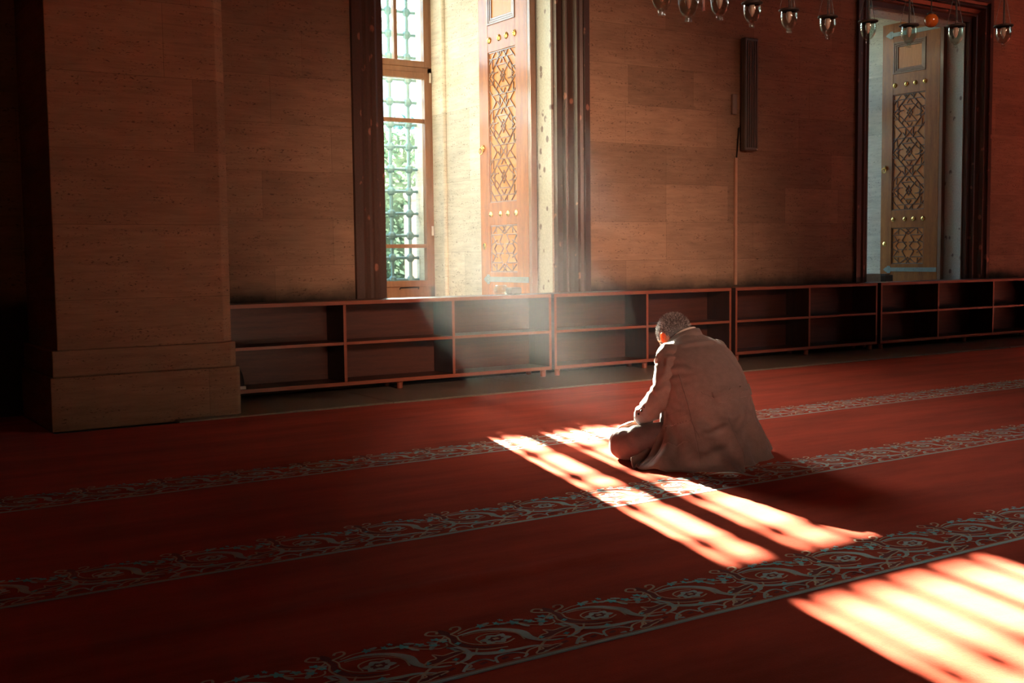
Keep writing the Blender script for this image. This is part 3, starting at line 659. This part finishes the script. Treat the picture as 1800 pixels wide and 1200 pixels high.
for s in (-1, 1):
    b.tube([(s * .02, .10, .49), (s * .135, .09, .51), (s * .185, .065, .45), (s * .228, .07, .335), (s * .26, .14, .235), (s * .268, .215, .180)], [.05, .046, .045, .040, .036, .026], 14)
    b.tube(cr([(s * .09, -.04, .10), (s * .24, .08, .085), (s * .36, .18, .07), (s * .20, .30 if s < 0 else .36, .055), (-s * .04, .34 if s < 0 else .42, .045)], 18), [.085] * 4 + [.075] * 4 + [.06] * 4 + [.05] * 3 + [.042, .038, .034], 14)
    b.tube([(-s * .04, .34 if s < 0 else .42, .042), (-s * .11, .31 if s < 0 else .40, .035), (-s * .17, .27 if s < 0 else .37, .03)], [.034, .034, .022], 12)
    # hand: palm, four fingers of unequal length draped forward, thumb from the side
    W = Vector((s * .268, .215, .176)); pc = Vector((s * .276, .262, .160))
    b.ell(pc, (.040, .045, .016), Matrix.Rotation(-.35, 3, 'X'), 18, 10)
    for k, (ox, ln, bend) in enumerate(((-.029, .060, .55), (-.010, .070, .5), (.010, .066, .55), (.028, .052, .65))):
        r = pc + Vector((ox, .034, -.010)); d = Vector((ox * .9, 1, -.28)).normalized(); pts = [r - d * .02, r]; ang = -.28
        for j, fr_ in enumerate((.45, .32, .23)):
            ang -= bend * .55; dd = Vector((ox * 1.6, math.cos(ang), math.sin(ang))).normalized(); pts.append(pts[-1] + dd * ln * fr_)
        b.tube(pts, [.010, .0095, .0088, .0078, .006], 8)
    t0 = pc + Vector((-s * .034, -.012, -.004)); b.tube([t0 + Vector((s * .012, -.01, 0)), t0, t0 + Vector((-s * .018, .022, -.010)), t0 + Vector((-s * .022, .046, -.022))], [.013, .012, .010, .007], 8)
body = remesh(b.build('body', SKIN, MAN), .0045, 3)
EAR = earmat()
for s in (-1, 1):
    e = MB(); C = Vector((s * .076, -.012, -.020))
    rows = []
    for i in range(7):
        t = i / 6; rows.append([H(C.x + s * (.004 + .012 * t ** 2), C.y + (.018 * math.cos(a) - .003) * (.25 + .75 * t), C.z + .031 * math.sin(a) * (.25 + .75 * t)) for a in [2 * math.pi * j / 20 for j in range(20)]])
    e.grid(rows, closed_v=True)
    e.tube([H(C.x + s * .016, C.y + .017 * math.cos(a) - .003, C.z + .031 * math.sin(a)) for a in lin(-.6, 4.3, 18)], .0042, 8)
    e.tube([H(C.x + s * .008, C.y + .010 * math.cos(a), C.z + .019 * math.sin(a) + .002) for a in lin(.2, 3.6, 12)], .003, 6)
    e.ell(H(C.x + s * .008, C.y + .006, C.z - .030), (.006, .010, .011), HR, 12, 8)
    e.build('ear', EAR, MAN, True)
    y = MB().ell(H(s * .031, .075, .002), (.011, .011, .011), HR, 14, 10); y.build('eye', WHITEP, MAN, True)
# hair: cap and short strands
h = MB(); n, mm = 48, 30; V = []
def hairline(x, y, z):      # head-space direction test
    if z < -.055 - .0 * y: return y < -.035 and z > -.085
    if y > .052 - .35 * max(0, z - .06) * 0 and z < .062: return False
    if abs(x) > .062 and y > -.030 and z < .008 and y < .03: return False
    if y > .02 and z < .012: return False
    return True
pts = {}
for i in range(mm):
    for j in range(n):
        def sp(i, j):
            th = math.pi * i / mm; a = 2 * math.pi * j / n
            return Vector((.0765 * math.sin(th) * math.cos(a), .0965 * math.sin(th) * math.sin(a) - .012, .0965 * math.cos(th) + .018))
        q4 = [sp(i, j), sp(i, j + 1), sp(i + 1, j + 1), sp(i + 1, j)]; c = sum(q4, Vector()) / 4
        if hairline(*c): h.add([H(*p) for p in q4], [(0, 3, 2, 1)])
for k in range(5200):
    th = math.acos(random.uniform(-.75, 1)); a = random.uniform(0, 2 * math.pi)
    d = Vector((math.sin(th) * math.cos(a), math.sin(th) * math.sin(a), math.cos(th))); p = Vector((.076 * d.x, .096 * d.y - .012, .096 * d.z + .018))
    if not hairline(*p): continue
    g = (d + Vector((random.gauss(0, .35), random.gauss(0, .35) - .1, random.gauss(0, .35) + .15))).normalized(); L = random.uniform(.010, .019) * (.5 if p.z < .0 else 1)
    tip = p + g * L; o_ = g.orthogonal().normalized() * .0013; o2 = g.cross(o_.normalized()) * .0013
    h.add([H(*(p + o_)), H(*(p - o_ * .5 + o2)), H(*(p - o_ * .5 - o2)), H(*tip)], [(0, 1, 3), (1, 2, 3), (2, 0, 3)], int(random.random() < .38))
h.build('hair', [HAIRM, simple('silver hair', (.55, .56, .58), .4)], MAN)
# trousers
b = MB()
for s in (-1, 1):
    b.tube(cr([(s * .07, -.05, .115), (s * .22, .06, .098), (s * .355, .175, .076), (s * .33, .245, .072), (s * .18, .315 if s < 0 else .37, .066), (s * .0, .34 if s < 0 else .42, .056)], 24), [.10] * 5 + [.095] * 4 + [.084] * 3 + [.078] * 3 + [.068] * 4 + [.060] * 3 + [.054, .052], 20)
b.ell((0, -.06, .12), (.16, .13, .115))
o = b.build('trousers', TROU, MAN); remesh(o, .007, 3)
for v in o.data.vertices:
    p = v.co; n = v.normal; f = .002 * math.sin(p.x * 52 + 11 * noise.noise(p * 9)) * (1 - min(1, abs(p.z - .08) / .12)); v.co = p + n * (f + .003 * noise.noise(p * 22)); v.co.z = max(v.co.z, .001)
# coat: surface through control sections, left front edge -> back -> right front edge
LV = [(.004, [(-.50, -.02), (-.50, -.10), (-.40, -.26), (-.20, -.44), (-.04, -.395), (.16, -.29), (.315, -.175), (.40, .0), (.36, .2)]),
      (.045, [(-.37, .03), (-.43, -.10), (-.36, -.25), (-.19, -.405), (-.02, -.365), (.16, -.275), (.30, -.165), (.37, .0), (.34, .2)]),
      (.10, [(-.285, .06), (-.34, -.06), (-.31, -.20), (-.175, -.35), (.0, -.33), (.16, -.255), (.27, -.15), (.33, .0), (.30, .2)]),
      (.17, [(-.225, .10), (-.275, -.02), (-.265, -.145), (-.155, -.285), (.0, -.295), (.145, -.24), (.242, -.14), (.29, .0), (.25, .19)]),
      (.25, [(-.185, .13), (-.24, .02), (-.245, -.10), (-.15, -.235), (.0, -.265), (.135, -.22), (.222, -.125), (.265, .01), (.21, .18)]),
      (.36, [(-.15, .17), (-.215, .06), (-.232, -.05), (-.16, -.18), (0, -.225), (.128, -.185), (.205, -.09), (.24, .03), (.17, .18)]),
      (.46, [(-.12, .21), (-.195, .11), (-.215, .01), (-.155, -.115), (0, -.165), (.125, -.13), (.20, -.045), (.22, .07), (.13, .2)]),
      (.54, [(-.09, .24), (-.17, .17), (-.19, .08), (-.145, -.03), (0, -.085), (.125, -.055), (.192, .025), (.19, .12), (.1, .22)]),
      (.595, [(-.06, .25), (-.135, .205), (-.158, .13), (-.12, .045), (0, .00), (.105, .03), (.165, .10), (.14, .18), (.06, .24)]),
      (.632, [(-.045, .255), (-.085, .225), (-.10, .165), (-.07, .095), (0, .07), (.07, .095), (.10, .16), (.085, .22), (.04, .255)])]
NS, NTV = 170, 150
CS = [cr([(x, y, z - max(0, (z - .46) / .172) ** 1.3 * .52 * max(0, y - .08)) for x, y in P], NS) for z, P in LV]
GRID = [[None] * NTV for _ in range(NS)]
for i in range(NS):
    colm = cr([CS[k][i] for k in range(len(LV))], NTV)
    for j in range(NTV): GRID[i][j] = colm[j]
def gss(x, w): return math.exp(-(x / w) ** 2)
def segd(p, a, b):
    ax, ay = a; bx, by = b; t = max(0, min(1, ((p[0] - ax) * (bx - ax) + (p[1] - ay) * (by - ay)) / ((bx - ax) ** 2 + (by - ay) ** 2))); return math.hypot(p[0] - ax - t * (bx - ax), p[1] - ay - t * (by - ay)), t
def fold(s, z):
    d = 0; lo = max(0, 1 - z / .30)
    d += .021 * lo ** 1.2 * math.sin(s * 38 + 2.2 * math.sin(z * 9) + 1.5) * (1 if s > .12 else .3)
    d += .010 * lo * math.sin(s * 71 + 3 * z * 9)
    p = (s, z)
    for a, b, amp, w in (((.16, .44), (.33, .478), .008, .013), ((.16, .405), (.29, .432), .007, .013), ((.22, .505), (.31, .52), .003, .012),
                         ((.33, .165), (.40, .20), .007, .010), ((.29, .045), (.42, .15), .012, .016), ((.46, .12), (.54, .26), .012, .020), ((.60, .02), (.585, .23), .018, .020), ((.72, .02), (.69, .2), .016, .016),
                         ((.05, .02), (.10, .22), .014, .018), ((.36, .585), (.60, .60), .006, .008), ((.16, .02), (.19, .20), .010, .02)):
        q, t = segd(p, a, b); d += amp * gss(q, w) * math.sin(math.pi * min(1, max(.15, t * .9 + .1))) - amp * .35 * gss(q - w * 1.8, w)
    if z < .245:      # back vent, left flap overlapping
        k = min(1, (.245 - z) / .06); e = 1 / (1 + math.exp(-(s - .435) * 420)); d += k * (.016 * (1 - e) * gss(s - .43, .09) - .080 * e * gss(s - .44, .085) * (1 + .6 * max(0, .15 - z) / .15))
    d += .004 * noise.noise(Vector((s * 9, z * 14, 2.2))) + .0016 * noise.noise(Vector((s * 40, z * 50, 0)))
    return d
def nrm_at(G, i, j):
    a = G[min(i + 1, NS - 1)][j] - G[max(i - 1, 0)][j]; b_ = G[i][min(j + 1, NTV - 1)] - G[i][max(j - 1, 0)]; return a.cross(b_).normalized()
D2 = [[GRID[i][j] + nrm_at(GRID, i, j) * fold(i / (NS - 1), GRID[i][j].z) for j in range(NTV)] for i in range(NS)]
for i in range(NS):
    for j in range(NTV):
        if D2[i][j].z < .004: D2[i][j].z = .004
        # rippled hem of the left front tail
        s = i / (NS - 1)
        if s < .14 and j < 26: D2[i][j].z += .028 * (1 - s / .14) * (1 - j / 26) * (1 + math.sin(s * 85 + 1.2)) * .8
COATN = [[nrm_at(D2, i, j) for j in range(NTV)] for i in range(NS)]
def CP(s, z, off=0.0):
    i = max(0, min(NS - 1.001, s * (NS - 1))); i0 = int(i); f = i - i0; col_ = D2[i0]
    j = min(range(NTV - 1), key=lambda q: abs(GRID[i0][q].z - z)); p = D2[i0][j] * (1 - f) + D2[i0 + 1][j] * f
    return p + COATN[i0][j] * off
c = MB(); c.grid(D2); coat = c.build('overcoat', WOOL, MAN, True)
m = coat.modifiers.new('thick', 'SOLIDIFY'); m.thickness = .007; m.offset = 1
def band(name, s0, s1, zf, h0, off, n=60):
    g = MB(); rows = []
    for i in range(n):
        s = s0 + (s1 - s0) * i / (n - 1); z = zf((s - s0) / (s1 - s0))
        rows.append([CP(s, z - h0 / 2, .0005), CP(s, z - h0 / 2, off), CP(s, z, off * 1.2), CP(s, z + h0 / 2, off), CP(s, z + h0 / 2, .0005)])
    g.grid(rows); o = g.build(name, WOOL, coat); return o
band('half_belt', .40, .80, lambda t: .335 + .02 * math.sin(math.pi * t), .050, .0075)
band('pocket_flap', .12, .285, lambda t: .205 + .045 * t, .050, .005, 40)
band('seam', .255, .262, lambda t: .1, .0, .0) if 0 else None
for s0, z0, s1, z1 in ((.29, .03, .285, .44), (.14, .105, .26, .125), (.355, .36, .40, .335), (.28, .24, .30, .14)):      # stitched seams
    g = MB(); g.tube([CP(s0 + (s1 - s0) * k / 29, z0 + (z1 - z0) * k / 29, .0016) for k in range(30)], .0022, 6); g.build('seam', WOOL, coat, True)
# sleeves with creases
for s in (-1, 1):
    path = cr([(s * .125, .10, .545), (s * .160, .088, .515), (s * .192, .062, .445), (s * .228, .066, .345), (s * .255, .128, .255), (s * .263, .19, .198)], 90); R0 = np.interp(np.linspace(0, 1, 90), [0, .12, .3, .55, .8, 1], [.056, .072, .070, .063, .058, .052])
    rows = []; a = Vector((1, 0, 0))
    for i, p in enumerate(path):
        t = (path[min(i + 1, 89)] - path[max(i - 1, 0)]).normalized(); a = (a - a.dot(t) * t).normalized(); bb = t.cross(a); row = []
        for j in range(44):
            an = 2 * math.pi * j / 44; q = a * math.cos(an) + bb * math.sin(an); fr_ = i / 89
            wr = .0075 * math.sin(i * .42 + 2.6 * math.sin(an * 1.0 + .6) + 6 * noise.noise(Vector((math.cos(an), math.sin(an), fr_ * 5 + s)))) * (.25 + .75 * abs(noise.noise(Vector((math.cos(an) * .8, math.sin(an) * .8 + 3, fr_ * 6)))) * 2) * min(1, fr_ * 4)
            wr += .004 * noise.noise(Vector((math.cos(an) * 2, math.sin(an) * 2, fr_ * 11)))
            row.append(p + q * (R0[i] + wr))
        rows.append(row)
    rows.append([path[-1] + (r - path[-1]) * .86 for r in rows[-1]]); rows.append([path[-6] + (r - path[-1]) * .8 for r in rows[-2]])
    rows.insert(0, [path[0] + (r - path[0]) * .3 for r in rows[0]])
    g = MB(); g.grid(rows, closed_v=True); sl = g.build('sleeve', WOOL, coat, True)
    t = (path[-1] - path[-4]).normalized(); cu = MB().tube([path[-3], path[-1] + t * .006, path[-1] + t * .014], [.036, .037, .034], 20); cu.build('shirt_cuff', SHIRT, MAN, True)
    for k in range(3): MB().ell(path[80 - k * 5] + Vector((s * .055, -.012, .01)), (.006, .006, .006), None, 10, 8).build('cuff_button', BLACK, sl, True)
# collar turned up round the neck
g = MB(); P0 = [(-.045, .25, .505), (-.092, .185, .562), (-.068, .108, .614), (0, .074, .636), (.068, .108, .624), (.092, .185, .575), (.045, .25, .51)]
rows = []
for q in cr(P0, 50):
    cxy = Vector((q.x, q.y - .18, 0)).normalized(); rows.append([q + Vector((0, 0, -.01)) - cxy * .006, q + Vector((0, .004, .022)) - cxy * .008, q + Vector((0, .002, .026)) + cxy * .000, q + cxy * .016 + Vector((0, 0, -.004)), q + cxy * .030 + Vector((0, 0, -.030)), q + cxy * .024 + Vector((0, 0, -.036))])
g.grid(rows); g.build('collar', WOOL, coat, True)
g = MB(); g.grid([[q * 1.0 + Vector((0, .004, .012)) - Vector((q.x, q.y - .18, 0)).normalized() * .016, q + Vector((0, .006, .032)) - Vector((q.x, q.y - .18, 0)).normalized() * .018] for q in cr(P0, 40)]); g.build('shirt_collar', SHIRT, MAN, True)

# ------------------------------------------------------------------ outside the window
def leaves(name_m, c):
    m = NT(name_m); f = m.noise(3, 3); m.col(m.mix(f, tuple(a * .5 for a in c), tuple(a * 1.6 for a in c))); m.pr(Roughness=.7); return m.m
LEAF = leaves('hedge leaf', (.20, .40, .37)); LEAF2 = leaves('tree leaf', (.08, .24, .24)); BARK = simple('bark', (.12, .08, .05), .9)
tag(MB().box((-7, WB, -.3), (60, 60, -.1)).build('courtyard_ground', simple('courtyard gravel', (.22, .23, .23), .9, 0, .3, 3)), kind='structure')
def foliage(m, fn, count, size):
    for _ in range(count):
        p, n = fn(); t = Vector((random.gauss(0, 1), random.gauss(0, 1), random.gauss(0, 1))).normalized(); u = t.cross(n + t * .1).normalized(); v = t.cross(u); s = size * random.uniform(.6, 1.3)
        m.add([p - u * s * .4, p + v * s, p + u * s * .4, p - v * s * .8], [(0, 1, 2, 3)])
H0 = empty('hedge', (8, 12.7, -.1)); tag(H0, 'clipped green hedge seen through the iron grille of the sunlit window', 'hedge')
MB().box((-5, -.18, 0), (2.0, .28, 2.66)).build('core', simple('hedge shade', (.08, .17, .16), .9), H0)
m = MB()
def hf():
    if random.random() < .7: return Vector((random.uniform(-4.5, 2.0), -.19 - random.uniform(0, .12), random.uniform(0, 2.70))), Vector((0, -1, 0))
    return Vector((random.uniform(-5, 2), random.uniform(-.2, .3), 2.66 + random.uniform(0, .06))), Vector((0, 0, 1))
foliage(m, hf, 15000, .05); m.build('foliage', LEAF, H0)
def tree(x, y, top, r, label, lf, core=None):
    T_ = empty('garden_tree', (x, y, -.1)); tag(T_, label, 'tree')
    MB().tube([(0, 0, 0), (.05, 0, top * .5), (0, .05, top * .75)], [.16, .12, .06], 8).build('trunk', BARK, T_)
    if core: MB().ell((0, 0, top - core[2] - .15), core, None, 20, 14).build('sun_block_core', simple('sun blocking core', (.03, .07, .07), .9), T_, True)  # solid core added to stop sun and sky passing between the leaves
    m = MB(); bl = [(Vector((random.uniform(-.6, .6) * r, random.uniform(-.5, .5) * r, top - r * random.uniform(.75, 1.5))), r * random.uniform(.4, .6)) for _ in range(9)]
    def tf():
        c, rr = random.choice(bl); d = Vector((random.gauss(0, 1), random.gauss(0, 1), random.gauss(0, 1))).normalized(); p = c + d * rr * random.uniform(.7, 1); p.z = min(p.z, top); return p, d
    foliage(m, tf, 5200, .11)
    m.build('crown', lf, T_)
tree(12.9, 13.9, 6.2, 2.4, 'large dark tree, unseen, added outside the dim window to block its sun', LEAF2, (2.0, 1.7, 2.6)); tree(9.9, 18.9, 4.7, 1.9, 'bushy dark green tree beyond the hedge outside the window', LEAF2); tree(7.2, 16.4, 4.0, 1.3, 'smaller green tree beyond the hedge, to the left outside', LEAF)  # first tree is added out of view to keep sun off the dim window
G = empty('gravestone', (6.62, 12.15, -.1)); tag(G, 'white marble gravestone with a rounded turban top outside the grille', 'gravestone'); WM = simple('white marble', (.80, .78, .76), .6, 0, .05, 5)
bevel(MB().box((-.145, -.05, 0), (.145, .05, 1.78)).build('slab', WM, G), .015); MB().ell((0, 0, 1.90), (.16, .12, .10), None, 24, 14).tube([(0, 0, 1.76), (0, 0, 1.88)], .07, 16).build('turban', WM, G, True)
# pale stone building with coursed wall and a row of windows
B0 = empty('courtyard_building', (6, 30, -.1)); tag(B0, 'pale stone building across the courtyard, seen in the upper panes', 'building')
MB().box((0, 0, 0), (24, 4, 8.3)).build('wall', travertine('pale ashlar', (.72, .74, .74), .6, 0, False, 1.4), B0)
for k in range(6): bevel(MB().box((1.5 + k * 4, -.06, 2.5), (3.2 + k * 4, .05, 5.2)).build('window', simple('dark pane', (.10, .16, .20), .3), B0), .02)
MB().box((-.2, -.3, 8.0), (24.2, 0, 8.3)).build('cornice', WM, B0)

# ------------------------------------------------------------------ haze in the sunbeam
hm = bpy.data.materials.new('dusty air'); hm.use_nodes = True; t = hm.node_tree; t.nodes.clear(); out = t.nodes.new('ShaderNodeOutputMaterial'); vs = t.nodes.new('ShaderNodeVolumeScatter')
tc = t.nodes.new('ShaderNodeTexCoord'); mpn = t.nodes.new('ShaderNodeMapping'); mpn.vector_type = 'TEXTURE'; mpn.inputs['Location'].default_value = (4.75, 6.9, .75); mpn.inputs['Scale'].default_value = (1.9, 2.2, 1.5)
gr = t.nodes.new('ShaderNodeTexGradient'); gr.gradient_type = 'SPHERICAL'; mu = t.nodes.new('ShaderNodeMath'); mu.operation = 'MULTIPLY'; mu.inputs[1].default_value = .027
t.links.new(tc.outputs['Object'], mpn.inputs[0]); t.links.new(mpn.outputs[0], gr.inputs[0]); t.links.new(gr.outputs['Fac'], mu.inputs[0]); t.links.new(mu.outputs[0], vs.inputs['Density'])
vs.inputs['Color'].default_value = (.96, .95, 1, 1); vs.inputs['Anisotropy'].default_value = .1; t.links.new(vs.outputs[0], out.inputs['Volume'])
o = MB().box((2.95, 4.75, .03), (6.6, 7.93, 2.2)).build('haze', hm); tag(o, 'faint dusty haze glowing in the sunbeam below the bright window', 'haze', kind='stuff')
